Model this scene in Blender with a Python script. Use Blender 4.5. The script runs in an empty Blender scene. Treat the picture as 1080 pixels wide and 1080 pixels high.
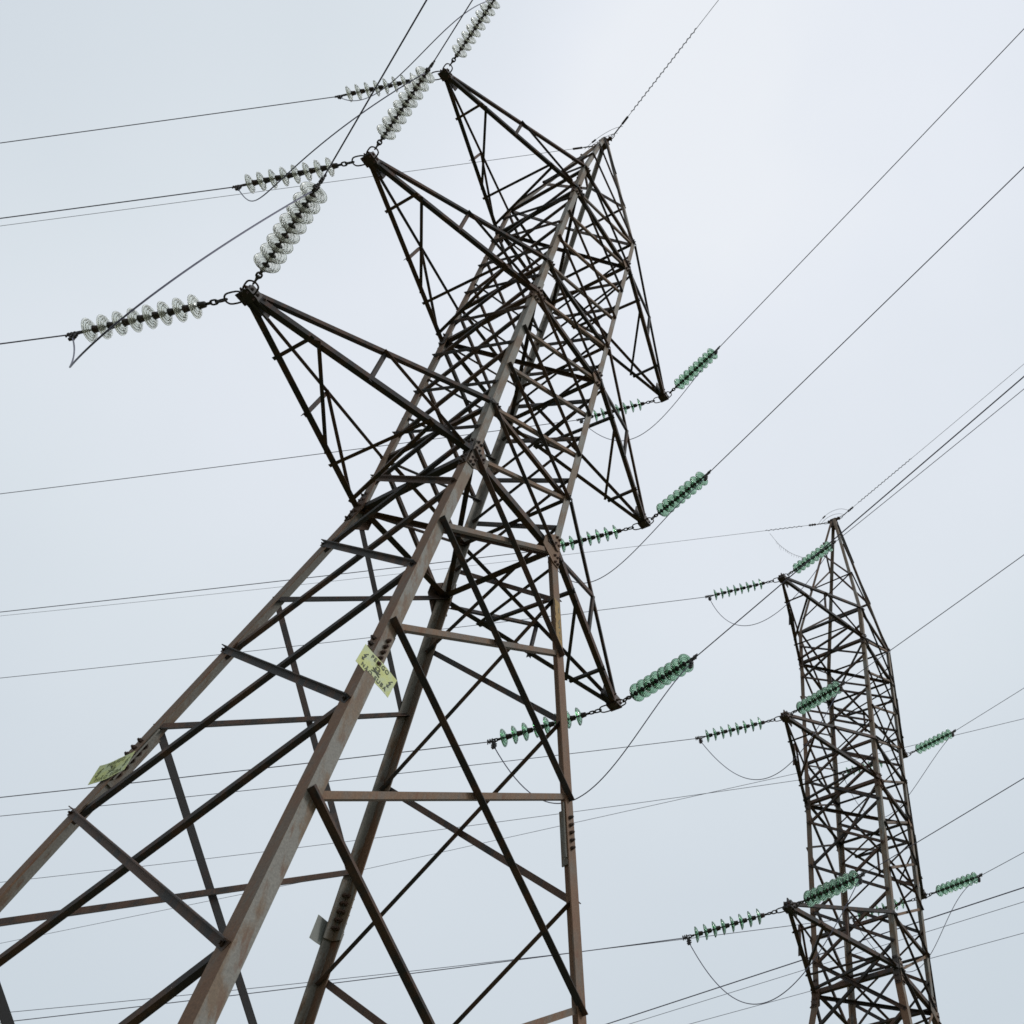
import bpy, bmesh, math, random
from mathutils import Vector, Matrix

SC = bpy.context.scene
COL = SC.collection
V = Vector
RAD = math.radians
rnd = random.Random(7)

# ------------------------------------------------------------------ camera
H0 = 11.0                       # height of the lowest crossarms above ground
RES = 1080.0
cam_data = bpy.data.cameras.new('camera')
cam = bpy.data.objects.new('camera', cam_data)
COL.objects.link(cam)
_r, _u, _f = V((0.45203, -0.8919, -0.01361)), V((-0.71633, -0.37206, 0.59029)), V((0.53155, 0.25708, 0.80707))
cam.matrix_world = Matrix(((_r.x, _u.x, -_f.x, -5.28184), (_r.y, _u.y, -_f.y, -6.83048), (_r.z, _u.z, -_f.z, -9.60862 + H0), (0, 0, 0, 1)))
cam_data.sensor_fit = 'HORIZONTAL'
cam_data.sensor_width = 36.0
cam_data.lens = 36.0 * 1097.7736 / RES
cam_data.shift_x = -285.063 / RES
cam_data.shift_y = -37.557 / RES
cam_data.clip_start = 0.05
cam_data.clip_end = 3000
SC.camera = cam

# ------------------------------------------------------------------ sky
SUN_AZ, SUN_EL = RAD(-62), RAD(42)      # azimuth of the sun counted from +x
world = bpy.data.worlds.new('World')
SC.world = world
world.use_nodes = True
nt = world.node_tree
nt.nodes.clear()
N = nt.nodes.new
L = nt.links.new
w_out = N('ShaderNodeOutputWorld')
w_bg = N('ShaderNodeBackground')
w_bg.inputs['Strength'].default_value = 0.1
w_sky = N('ShaderNodeTexSky')
w_sky.sky_type = 'NISHITA'
w_sky.sun_disc = False
w_sky.sun_elevation = SUN_EL
w_sky.sun_rotation = math.pi / 2 - SUN_AZ
w_tc = N('ShaderNodeTexCoord')
# overcast layer: brightest round one part of the sky, cloud masses from noise
w_dot = N('ShaderNodeVectorMath'); w_dot.operation = 'DOT_PRODUCT'
L(w_tc.outputs['Generated'], w_dot.inputs[0])
w_dot.inputs[1].default_value = V((0.165, 0.215, 0.96)).normalized()
w_n1 = N('ShaderNodeTexNoise'); w_n1.inputs['Scale'].default_value = 3.4; w_n1.inputs['Detail'].default_value = 6.0
w_n1.inputs['Roughness'].default_value = 0.45
L(w_tc.outputs['Generated'], w_n1.inputs['Vector'])
w_m1 = N('ShaderNodeMath'); w_m1.operation = 'MULTIPLY_ADD'
w_sub = N('ShaderNodeMath'); w_sub.operation = 'SUBTRACT'; w_sub.inputs[1].default_value = 0.5
L(w_n1.outputs['Fac'], w_sub.inputs[0])
L(w_sub.outputs['Value'], w_m1.inputs[0]); w_m1.inputs[1].default_value = 0.15
L(w_dot.outputs['Value'], w_m1.inputs[2])
# one darker bank of cloud
w_dot2 = N('ShaderNodeVectorMath'); w_dot2.operation = 'DOT_PRODUCT'
L(w_tc.outputs['Generated'], w_dot2.inputs[0])
w_dot2.inputs[1].default_value = V((-0.20, 0.42, 0.88)).normalized()
w_mr = N('ShaderNodeMapRange'); w_mr.interpolation_type = 'SMOOTHSTEP'
w_mr.inputs['From Min'].default_value = 0.90; w_mr.inputs['From Max'].default_value = 1.0
w_mr.inputs['To Min'].default_value = 0.0; w_mr.inputs['To Max'].default_value = 0.20
L(w_dot2.outputs['Value'], w_mr.inputs['Value'])
w_m2 = N('ShaderNodeMath'); w_m2.operation = 'SUBTRACT'
L(w_m1.outputs['Value'], w_m2.inputs[0]); L(w_mr.outputs['Result'], w_m2.inputs[1])
w_ramp = N('ShaderNodeValToRGB')
L(w_m2.outputs['Value'], w_ramp.inputs['Fac'])
def lin(c):
    return tuple((x / 255 / 12.92) if x / 255 <= 0.04045 else ((x / 255 + 0.055) / 1.055) ** 2.4 for x in c) + (1,)
er = w_ramp.color_ramp.elements
er[0].position = 0.0; er[0].color = lin((210, 218, 225))
er[1].position = 1.0; er[1].color = lin((239, 243, 249))
for pos, c in ((0.60, (207, 217, 225)), (0.70, (213, 222, 230)), (0.82, (222, 230, 237)), (0.91, (229, 235, 243)), (0.96, (234, 239, 247))):
    e = er.new(pos); e.color = lin(c)
w_gain = N('ShaderNodeVectorMath'); w_gain.operation = 'SCALE'
w_gain.inputs['Scale'].default_value = 10.0
L(w_ramp.outputs['Color'], w_gain.inputs[0])
w_mix = N('ShaderNodeMix'); w_mix.data_type = 'RGBA'
w_mix.inputs['Factor'].default_value = 0.95
L(w_sky.outputs['Color'], w_mix.inputs['A'])
L(w_gain.outputs['Vector'], w_mix.inputs['B'])
L(w_mix.outputs['Result'], w_bg.inputs['Color'])
L(w_bg.outputs['Background'], w_out.inputs['Surface'])

sun_data = bpy.data.lights.new('sun', 'SUN')
sun_data.energy = 1.3
sun_data.angle = RAD(18)
sun_data.color = (1.0, 0.97, 0.93)
sun = bpy.data.objects.new('sun', sun_data)
COL.objects.link(sun)
sd = V((math.cos(SUN_EL) * math.cos(SUN_AZ), math.cos(SUN_EL) * math.sin(SUN_AZ), math.sin(SUN_EL)))
sun.rotation_euler = (-sd).to_track_quat('-Z', 'Y').to_euler()
sun.location = (0, 0, 60)

SC.view_settings.view_transform = 'Standard'
SC.view_settings.look = 'None'
SC.view_settings.exposure = 0.0
SC.view_settings.gamma = 1.0
SC.render.film_transparent = False
SC.cycles.transmission_bounces = 10
SC.cycles.max_bounces = 12
SC.cycles.sample_clamp_indirect = 6.0
SC.cycles.filter_width = 1.6

# ------------------------------------------------------------------ materials
def new_mat(name):
    m = bpy.data.materials.new(name)
    m.use_nodes = True
    return m, m.node_tree, m.node_tree.nodes['Principled BSDF']

def steel(name, base, rust, amount, rough=0.75, metal=0.0, streak=5.0):
    """weathered painted / galvanised steel: large tone drift, rust patches, fine grain, tint drift from piece to piece"""
    m, t, p = new_mat(name)
    n, l = t.nodes.new, t.links.new
    tc = n('ShaderNodeTexCoord')
    big = n('ShaderNodeTexNoise'); big.inputs['Scale'].default_value = 1.3; big.inputs['Detail'].default_value = 3
    l(tc.outputs['Object'], big.inputs['Vector'])
    mp = n('ShaderNodeMapping'); mp.inputs['Scale'].default_value = (streak, streak, streak * 0.28)
    l(tc.outputs['Object'], mp.inputs['Vector'])
    mid = n('ShaderNodeTexNoise'); mid.inputs['Scale'].default_value = 1.6; mid.inputs['Detail'].default_value = 7; mid.inputs['Roughness'].default_value = 0.65
    l(mp.outputs['Vector'], mid.inputs['Vector'])
    fine = n('ShaderNodeTexNoise'); fine.inputs['Scale'].default_value = 60; fine.inputs['Detail'].default_value = 5; fine.inputs['Roughness'].default_value = 0.7
    l(tc.outputs['Object'], fine.inputs['Vector'])
    info = n('ShaderNodeObjectInfo')
    s = n('ShaderNodeMath'); s.operation = 'MULTIPLY_ADD'
    l(big.outputs['Fac'], s.inputs[0]); s.inputs[1].default_value = 0.6
    l(mid.outputs['Fac'], s.inputs[2])
    s2 = n('ShaderNodeMath'); s2.operation = 'MULTIPLY_ADD'
    l(info.outputs['Random'], s2.inputs[0]); s2.inputs[1].default_value = 0.22
    l(s.outputs['Value'], s2.inputs[2])
    r = n('ShaderNodeValToRGB')
    r.color_ramp.elements[0].position = 1.12 - amount; r.color_ramp.elements[0].color = (*base, 1)
    r.color_ramp.elements[1].position = 1.34 - amount; r.color_ramp.elements[1].color = (*rust, 1)
    l(s2.outputs['Value'], r.inputs['Fac'])
    fm = n('ShaderNodeMapRange'); fm.inputs['From Min'].default_value = 0.3; fm.inputs['From Max'].default_value = 0.7
    fm.inputs['To Min'].default_value = 0.72; fm.inputs['To Max'].default_value = 1.25
    l(fine.outputs['Fac'], fm.inputs['Value'])
    mul = n('ShaderNodeVectorMath'); mul.operation = 'SCALE'
    l(r.outputs['Color'], mul.inputs[0]); l(fm.outputs['Result'], mul.inputs['Scale'])
    mp2 = n('ShaderNodeMapping'); mp2.inputs['Scale'].default_value = (16, 16, 4.5)
    l(tc.outputs['Object'], mp2.inputs['Vector'])
    sp = n('ShaderNodeTexNoise'); sp.inputs['Scale'].default_value = 1.0; sp.inputs['Detail'].default_value = 6; sp.inputs['Roughness'].default_value = 0.7
    l(mp2.outputs['Vector'], sp.inputs['Vector'])
    sm = n('ShaderNodeMapRange'); sm.inputs['From Min'].default_value = 0.54; sm.inputs['From Max'].default_value = 0.66
    sm.inputs['To Min'].default_value = 0.0; sm.inputs['To Max'].default_value = 0.75
    l(sp.outputs['Fac'], sm.inputs['Value'])
    mx = n('ShaderNodeMix'); mx.data_type = 'RGBA'
    l(sm.outputs['Result'], mx.inputs['Factor'])
    l(mul.outputs['Vector'], mx.inputs['A'])
    mx.inputs['B'].default_value = (rust[0] * 0.8, rust[1] * 0.58, rust[2] * 0.5, 1)
    l(mx.outputs['Result'], p.inputs['Base Color'])
    p.inputs['Roughness'].default_value = rough
    p.inputs['Metallic'].default_value = metal
    b = n('ShaderNodeBump'); b.inputs['Strength'].default_value = 0.25; b.inputs['Distance'].default_value = 0.004
    l(fine.outputs['Fac'], b.inputs['Height']); l(b.outputs['Normal'], p.inputs['Normal'])
    return m

M_LEG = steel('weathered_leg_steel', (0.185, 0.173, 0.15), (0.15, 0.102, 0.062), 0.24, 0.7)
M_LEGRUST = steel('weather_side_leg_steel', (0.13, 0.098, 0.072), (0.155, 0.080, 0.040), 0.38, 0.75)
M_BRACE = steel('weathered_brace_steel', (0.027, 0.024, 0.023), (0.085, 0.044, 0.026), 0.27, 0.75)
M_DARK = steel('near_black_brace_steel', (0.014, 0.013, 0.014), (0.045, 0.026, 0.018), 0.18, 0.75)  # darkest brace tone, only for the lower outside struts of the LB face
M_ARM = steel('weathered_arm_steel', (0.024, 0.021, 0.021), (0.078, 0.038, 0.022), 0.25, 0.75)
M_TAN = steel('tan_rust_steel', (0.15, 0.125, 0.105), (0.19, 0.115, 0.07), 0.34, 0.8)  # paler rust-tan tone, only for inner bars and gussets of the NR face
M_PLATE = steel('rusty_plate_steel', (0.06, 0.051, 0.046), (0.105, 0.058, 0.037), 0.33, 0.8)
M_BOLT = steel('rusted_bolt_steel', (0.045, 0.032, 0.026), (0.085, 0.042, 0.026), 0.34, 0.8)
M_FIT = steel('dark_fitting_iron', (0.030, 0.026, 0.025), (0.055, 0.032, 0.024), 0.22, 0.6)

def glass(name, col, r0, r1, ior, trans):
    m, t, p = new_mat(name)
    p.inputs['Base Color'].default_value = (*col, 1)
    p.inputs['Roughness'].default_value = 0.06
    p.inputs['IOR'].default_value = ior
    p.inputs['Transmission Weight'].default_value = trans
    n = t.nodes.new('ShaderNodeTexNoise'); n.inputs['Scale'].default_value = 9.0
    tc = t.nodes.new('ShaderNodeTexCoord')
    t.links.new(tc.outputs['Object'], n.inputs['Vector'])
    mr = t.nodes.new('ShaderNodeMapRange'); mr.inputs['To Min'].default_value = r0; mr.inputs['To Max'].default_value = r1
    t.links.new(n.outputs['Fac'], mr.inputs['Value']); t.links.new(mr.outputs['Result'], p.inputs['Roughness'])
    return m
M_CLEAR = glass('clear_pale_glass', (0.95, 0.955, 0.89), 0.08, 0.18, 1.43, 0.84)
M_GREEN = glass('green_glass', (0.35, 0.56, 0.40), 0.05, 0.12, 1.49, 0.96)

def plain(name, col, rough=0.6, metal=0.0, noise=0.25, scale=20):
    m, t, p = new_mat(name)
    n = t.nodes.new('ShaderNodeTexNoise'); n.inputs['Scale'].default_value = scale; n.inputs['Detail'].default_value = 5
    tc = t.nodes.new('ShaderNodeTexCoord'); t.links.new(tc.outputs['Object'], n.inputs['Vector'])
    mr = t.nodes.new('ShaderNodeMapRange'); mr.inputs['To Min'].default_value = 1 - noise; mr.inputs['To Max'].default_value = 1 + noise
    t.links.new(n.outputs['Fac'], mr.inputs['Value'])
    s = t.nodes.new('ShaderNodeVectorMath'); s.operation = 'SCALE'; s.inputs[0].default_value = col
    t.links.new(mr.outputs['Result'], s.inputs['Scale']); t.links.new(s.outputs['Vector'], p.inputs['Base Color'])
    p.inputs['Roughness'].default_value = rough; p.inputs['Metallic'].default_value = metal
    return m
M_WIRE = plain('aged_aluminium_strand', (0.12, 0.115, 0.165), 0.5, 0.3, 0.2, 40)
M_EARTH = plain('earth_wire_strand', (0.09, 0.09, 0.10), 0.6, 0.3, 0.2, 40)
def sign_mat():
    m, t, p = new_mat('faded_yellow_enamel')
    tc = t.nodes.new('ShaderNodeTexCoord')
    n = t.nodes.new('ShaderNodeTexNoise'); n.inputs['Scale'].default_value = 9; n.inputs['Detail'].default_value = 6; n.inputs['Roughness'].default_value = 0.65
    t.links.new(tc.outputs['Object'], n.inputs['Vector'])
    r = t.nodes.new('ShaderNodeValToRGB')
    for k, (pos, c) in enumerate(((0.30, (0.50, 0.50, 0.12)), (0.48, (0.56, 0.60, 0.24)), (0.62, (0.50, 0.56, 0.34)), (0.78, (0.40, 0.42, 0.22)))):
        e = r.color_ramp.elements[k] if k < 2 else r.color_ramp.elements.new(pos)
        e.position = pos; e.color = (*c, 1)
    t.links.new(n.outputs['Fac'], r.inputs['Fac']); t.links.new(r.outputs['Color'], p.inputs['Base Color'])
    p.inputs['Roughness'].default_value = 0.6
    return m
M_SIGN = sign_mat()
M_SIGNBACK = plain('pale_sign_back', (0.22, 0.23, 0.21), 0.6, 0.0, 0.2, 9)
M_INK = plain('sign_ink', (0.07, 0.08, 0.06), 0.7)
M_FADED = plain('faded_sign_ink', (0.20, 0.22, 0.09), 0.7)
M_OCHRE = plain('ochre_stencil_paint', (0.30, 0.19, 0.065), 0.8, 0.0, 0.35, 26)
M_CONC = plain('footing_concrete', (0.32, 0.31, 0.29), 0.9, 0.0, 0.25, 6)
def grass_mat():
    m, t, p = new_mat('meadow_grass')
    n = t.nodes.new('ShaderNodeTexNoise'); n.inputs['Scale'].default_value = 0.35; n.inputs['Detail'].default_value = 9
    tc = t.nodes.new('ShaderNodeTexCoord'); t.links.new(tc.outputs['Object'], n.inputs['Vector'])
    r = t.nodes.new('ShaderNodeValToRGB')
    r.color_ramp.elements[0].position = 0.3; r.color_ramp.elements[0].color = (0.045, 0.065, 0.022, 1)
    r.color_ramp.elements[1].position = 0.7; r.color_ramp.elements[1].color = (0.13, 0.115, 0.055, 1)
    t.links.new(n.outputs['Fac'], r.inputs['Fac']); t.links.new(r.outputs['Color'], p.inputs['Base Color'])
    p.inputs['Roughness'].default_value = 0.95
    return m
M_GRASS = grass_mat()

# ------------------------------------------------------------------ helpers
def obj(name, bm, mats, parent=None, smooth=False, loc=None):
    me = bpy.data.meshes.new(name)
    bm.to_mesh(me); bm.free()
    for m in (mats if isinstance(mats, (list, tuple)) else [mats]):
        me.materials.append(m)
    if smooth:
        for p in me.polygons: p.use_smooth = True
    o = bpy.data.objects.new(name, me)
    COL.objects.link(o)
    if parent is not None: o.parent = parent
    if loc is not None: o.location = loc
    return o

def tag(o, label, cat, group=None, kind=None):
    o['label'] = label; o['category'] = cat
    if group: o['group'] = group
    if kind: o['kind'] = kind
    return o

def empty(name, loc=(0, 0, 0)):
    o = bpy.data.objects.new(name, None)
    o.empty_display_size = 0.3
    COL.objects.link(o); o.location = loc
    return o

def orth(a, ax):
    a = a - ax * a.dot(ax)
    return a.normalized()

def prism(bm, prof3, P, Q, mi=0):
    """loft a closed profile (function giving 3-D offsets) from P to Q"""
    a = [bm.verts.new(P + o) for o in prof3]
    b = [bm.verts.new(Q + o) for o in prof3]
    n = len(prof3)
    fs = []
    for i in range(n):
        j = (i + 1) % n
        fs.append(bm.faces.new((a[i], a[j], b[j], b[i])))
    fs.append(bm.faces.new(a[::-1])); fs.append(bm.faces.new(b))
    for f in fs: f.material_index = mi
    return fs

def angle(bm, P, Q, da, db, w, t, w2=None, mi=0, mib=None):
    """rolled steel angle from P to Q: corner on the line PQ, flanges along da and db"""
    ax = (Q - P).normalized()
    a = orth(da, ax); b = orth(db, ax)
    w2 = w2 or w
    pr = [V((0, 0, 0)), a * w, a * w + b * t, a * t + b * t, a * t + b * w2, b * w2]
    fs = prism(bm, pr, P, Q, mi)
    if mib is not None:
        for i in (3, 4, 5): fs[i].material_index = mib

def box(bm, c, x, y, z, mi=0):
    """box with half-extent vectors x, y, z"""
    pr = [-x - y, x - y, x + y, -x + y]
    prism(bm, pr, c - z, c + z, mi)

def cyl(bm, P, Q, r, n=8, mi=0, r2=None):
    ax = (Q - P).normalized()
    a = ax.orthogonal().normalized(); b = ax.cross(a)
    r2 = r if r2 is None else r2
    c = [math.cos(2 * math.pi * i / n) for i in range(n)]; s = [math.sin(2 * math.pi * i / n) for i in range(n)]
    A = [bm.verts.new(P + (a * c[i] + b * s[i]) * r) for i in range(n)]
    B = [bm.verts.new(Q + (a * c[i] + b * s[i]) * r2) for i in range(n)]
    fs = [bm.faces.new((A[i], A[(i + 1) % n], B[(i + 1) % n], B[i])) for i in range(n)]
    fs.append(bm.faces.new(A[::-1])); fs.append(bm.faces.new(B))
    for f in fs: f.material_index = mi

def bolt(bm, P, n, r=0.019, h=0.018, mi=1):
    n = n.normalized()
    cyl(bm, P - n * 0.004, P + n * h, r, 6, mi)
    cyl(bm, P + n * h, P + n * (h + 0.014), r * 0.55, 6, mi)

def tube(bm, pts, r, n=6, closed=False, mi=0):
    m = len(pts)
    rings = []
    prev = None
    for i, p in enumerate(pts):
        if closed:
            t = (pts[(i + 1) % m] - pts[i - 1]).normalized()
        else:
            t = (pts[min(i + 1, m - 1)] - pts[max(i - 1, 0)]).normalized()
        if prev is None:
            a = t.orthogonal().normalized()
        else:
            a = prev - t * prev.dot(t)
            a = a.normalized() if a.length > 1e-6 else t.orthogonal().normalized()
        prev = a
        b = t.cross(a)
        rings.append([bm.verts.new(p + (a * math.cos(2 * math.pi * k / n) + b * math.sin(2 * math.pi * k / n)) * r) for k in range(n)])
    for i in range(m if closed else m - 1):
        A, B = rings[i], rings[(i + 1) % m]
        for k in range(n):
            f = bm.faces.new((A[k], A[(k + 1) % n], B[(k + 1) % n], B[k])); f.material_index = mi
    if not closed:
        bm.faces.new(rings[0][::-1]).material_index = mi
        bm.faces.new(rings[-1]).material_index = mi

def lathe(bm, prof, n=32, mi=0):
    """closed profile of (x along axis, radius) turned about +x"""
    rings = []
    for x, r in prof:
        rings.append([bm.verts.new((x, r * math.cos(2 * math.pi * k / n), r * math.sin(2 * math.pi * k / n))) for k in range(n)])
    m = len(prof)
    for i in range(m):
        A, B = rings[i], rings[(i + 1) % m]
        for k in range(n):
            f = bm.faces.new((A[k], B[k], B[(k + 1) % n], A[(k + 1) % n])); f.material_index = mi

# ------------------------------------------------------------------ ground
bm = bmesh.new()
n = 60
for i in range(n + 1):
    for j in range(n + 1):
        x = (i / n - 0.5) * 1600; y = (j / n - 0.5) * 1600
        d = math.hypot(x, y)
        z = -0.02 + (0 if d < 60 else 1.6 * math.sin(x * 0.011 + 1) * math.cos(y * 0.009) * min(1, (d - 60) / 200))
        bm.verts.new((x, y, z))
bm.verts.ensure_lookup_table()
for i in range(n):
    for j in range(n):
        bm.faces.new([bm.verts[k] for k in (i * (n + 1) + j, (i + 1) * (n + 1) + j, (i + 1) * (n + 1) + j + 1, i * (n + 1) + j + 1)])
o = obj('ground', bm, M_GRASS, smooth=True)
o['kind'] = 'structure'; o['label'] = 'flat meadow ground of short grass under the pylons'

# ------------------------------------------------------------------ fitted layout
FIT = {
  'sa': {
    '1T1L': [1.8906, -0.1986],
    '1T1R': [1.8653, -0.2013],
    '1T3R': [1.8831, -0.2067],
    '1T2L': [1.8977, -0.2027],
    '1T3L': [1.8957, -0.22],
    '2T3L': [1.9038, -0.1887],
    '2T2L': [1.9075, -0.1786],
    '2T1L': [1.8901, -0.2009],
    '2T1R': [1.8919, -0.2007],
    '1T2R': [1.8919, -0.2007],
    '2T2R': [1.8919, -0.2007],
    '2T3R': [1.8919, -0.2007],
  },
  'sb': {
    '1T1L': [4.3544, -0.1156],
    '1T1R': [4.3667, -0.1793],
    '1T2R': [4.3437, -0.1665],
    '1T3R': [4.3415, -0.1547],
    '1T2L': [4.3508, -0.1475],
    '2T3R': [4.3482, -0.1472],
    '2T2R': [4.3426, -0.1673],
    '2T3L': [4.3354, -0.1614],
    '2T2L': [4.2962, -0.2054],
    '2T1L': [4.3393, -0.1381],
    '2T1R': [4.3459, -0.1571],
    '1T3L': [4.3459, -0.1571],
  },
  'wa': {
    '1T1L': [1.9234, -0.0393],
    '2T1L': [1.9103, -0.0524],
    '1T1R': [1.9103, -0.0262],
    '2T1R': [1.9146, -0.0611],
    '1T2L': [1.9234, -0.0393],
    '2T2L': [1.919, -0.0393],
    '1T2R': [1.919, -0.0262],
    '2T2R': [1.9242, -0.0567],
    '1T3L': [1.9234, -0.048],
    '2T3L': [1.9234, -0.0436],
    '1T3R': [1.919, -0.0436],
    '2T3R': [1.9059, -0.0611],
  },
  'wb': {
    '1T1L': [4.311, -0.096],
    '2T1L': [4.3197, -0.0436],
    '1T1R': [4.3249, -0.0209],
    '2T1R': [4.3284, -0.0436],
    '1T2L': [4.3197, -0.0654],
    '2T2L': [4.3284, -0.0524],
    '1T2R': [4.3214, -0.0349],
    '2T2R': [4.3284, -0.048],
    '1T3L': [4.3284, -0.0436],
    '2T3L': [4.3284, -0.0559],
    '1T3R': [4.3284, -0.0244],
    '2T3R': [4.3284, -0.0611],
  },
  'jb': {
    '1T1L': [[-3.972, 1.545, -0.417], [-3.84, -0.109, -2.551], [-4.662, -1.558, -4.917], [-4.024, -1.507, -0.257]],
    '2T1L': [[8.291, 1.595, -0.504], [8.631, 0.684, -2.257], [7.933, -0.436, -2.3], [8.217, -1.443, -0.375]],
    '1T1R': [[2.975, 1.556, -0.422], [3.574, 0.268, -2.617], [2.419, -0.942, -1.67], [2.907, -1.5, -0.359]],
    '2T1R': [[15.195, 1.559, -0.503], [15.288, 1.28, -2.644], [15.242, -1.202, -2.359], [15.135, -1.478, -0.406]],
    '1T2L': [[-3.976, 1.54, 3.576], [-3.647, 0.505, 1.806], [-4.224, 0.051, 1.681], [-4.021, -1.499, 3.692]],
    '2T2L': [[8.269, 1.593, 3.533], [8.594, 0.477, 1.673], [7.875, -0.56, 1.679], [8.167, -1.4, 3.517]],
    '1T2R': [[2.996, 1.544, 3.579], [3.399, 0.66, 1.679], [2.455, -0.66, 2.019], [2.934, -1.49, 3.661]],
    '2T2R': [[15.258, 1.559, 3.497], [16.117, 0.23, 0.65], [14.356, -0.591, 2.873], [15.194, -1.474, 3.578]],
    '1T3L': [[-3.972, 1.535, 7.557], [-3.505, 0.293, 5.811], [-4.444, -1.391, 5.648], [-4.028, -1.494, 7.686]],
    '2T3L': [[8.274, 1.592, 7.526], [8.488, 0.883, 5.492], [7.887, -0.722, 5.784], [8.219, -1.436, 7.597]],
    '1T3R': [[3.027, 1.546, 7.579], [3.457, 0.328, 5.639], [2.676, -0.673, 5.658], [2.947, -1.492, 7.69]],
    '2T3R': [[15.275, 1.558, 7.506], [15.874, 0.95, 4.85], [14.653, -0.4, 6.187], [15.218, -1.482, 7.62]],
  },
}

# ------------------------------------------------------------------ pylon
WA, WB, ASP = 0.790, 0.8109, 1.0256
ZTOP, ZPEAK = 9.03, 13.874
SLOPE = (1.67473 - 0.790) / 6.0
OUT = 0.030                          # leg corner stands this far outside the measured leg line
def half(z):
    """half widths in x and y of the leg corners at height z above the lowest crossarm"""
    if z <= 0:
        w = WA - SLOPE * z; k = 1 + (ASP - 1) * max(0.0, 1 + z / 6)
    elif z <= ZTOP:
        w = WA + (WB - WA) * z / ZTOP; k = ASP
    else:
        t = (z - ZTOP) / (ZPEAK - ZTOP); w = WB * (1 - t) + 0.045 * t; k = ASP
    return w + OUT, w * k + OUT
SGN = {'N': (-1, -1), 'L': (-1, 1), 'R': (1, -1), 'B': (1, 1)}
def corner(s, z):
    hx, hy = half(z); sx, sy = SGN[s]
    return V((sx * hx + NEARX.get(s, 0.0), sy * hy, z + H0))
NEARX = {'N': -0.045}
FACES = {'NL': V((-1, 0, 0)), 'RB': V((1, 0, 0)), 'NR': V((0, -1, 0)), 'LB': V((0, 1, 0))}
def legsize(z):
    return (0.122, 0.014) if z < 0 else ((0.108, 0.012) if z < 4.4 else ((0.092, 0.010) if z < ZTOP else (0.072, 0.008)))

def brace(bm, face, s1, z1, s2, z2, w, t, outside, over=0.05, up=True):
    """lattice member on one face between two leg joints"""
    n = FACES[face]
    P, Q = corner(s1, z1), corner(s2, z2)
    along = (Q - P); along.z = 0; along.normalize()
    i1 = legsize(z1)[0] * 0.5; i2 = legsize(z2)[0] * 0.5
    P = P + along * i1; Q = Q - along * i2
    ax = (Q - P).normalized()
    P = P - ax * over; Q = Q + ax * over
    e = n.cross(ax)
    if e.z < 0: e = -e
    if not up: e = -e
    lt = max(legsize(z1)[1], legsize(z2)[1])
    if outside:
        off = n * 0.003
        b = n
    else:
        off = -n * (lt + 0.003)
        b = -n
    P = P + off - e * w * 0.5; Q = Q + off - e * w * 0.5
    angle(bm, P, Q, e, b, w, t, w * (0.8 if outside else 1.0))
    # bolts on the outer side
    for X, sg in ((P, 1), (Q, -1)):
        for k in ((0.045, 0.10) if w > 0.07 else (0.05,)):
            c = X + ax * sg * k + e * w * 0.55
            if outside: bolt(bm, c + n * t, n, 0.016, 0.013)
            else: bolt(bm, c + n * (lt + 0.003), n, 0.016, 0.013)

ZNL = [-10.6, -8.9, -6.5, -4.38, -2.45, -0.74, 0.54]
ZNR = [-10.7, -7.6, -5.33, -3.37, -1.60, 0.0]
ZNLU = [0.54 + i for i in range(9)]                     # .54 1.54 ... 8.54
ZNRU = [0.0, 1.03, 2.0, 3.0, 4.0, 5.03, 6.0, 7.0, 8.01, 9.03]

def gusset(parent, s, z, face, w, h0, h1, cols=2, rows=4, off=0.004):
    """bolted plate on a leg, lying on one face"""
    n = FACES[face]
    sx, sy = SGN[s]
    inx = V((-sx, 0, 0)) if abs(n.y) > 0.5 else V((0, -sy, 0))
    c = corner(s, z) + n * off
    up = V((0, 0, 1))
    lw = legsize(z)[0]
    pts = [c + up * h1 + inx * 0.01, c + up * h1 + inx * lw, c + up * h1 * 0.25 + inx * w, c - up * h0 * 0.35 + inx * w, c - up * h0 + inx * lw, c - up * h0 + inx * 0.01]
    # follow the leg's batter
    d0 = corner(s, z + h1) - corner(s, z); d1 = corner(s, z - h0) - corner(s, z)
    pts[0] += V((d0.x, d0.y, 0)); pts[1] += V((d0.x, d0.y, 0)); pts[4] += V((d1.x, d1.y, 0)); pts[5] += V((d1.x, d1.y, 0))
    bm = bmesh.new()
    A = [bm.verts.new(p) for p in pts]; B = [bm.verts.new(p + n * 0.009) for p in pts]
    m = len(pts)
    for i in range(m): bm.faces.new((A[i], A[(i + 1) % m], B[(i + 1) % m], B[i]))
    bm.faces.new(A[::-1]); bm.faces.new(B)
    for i in range(rows):
        zz = -h0 * 0.85 + (h0 + h1) * 0.85 * i / max(1, rows - 1)
        for k in range(cols):
            dd = corner(s, z + zz) - corner(s, z)
            bolt(bm, c + V((dd.x, dd.y, zz)) + inx * (0.03 + 0.05 * k) + n * 0.009, n)
    bmesh.ops.recalc_face_normals(bm, faces=bm.faces)
    return obj('gusset_plate', bm, [M_TAN if face == 'NR' else M_PLATE, M_BOLT], parent)

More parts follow.
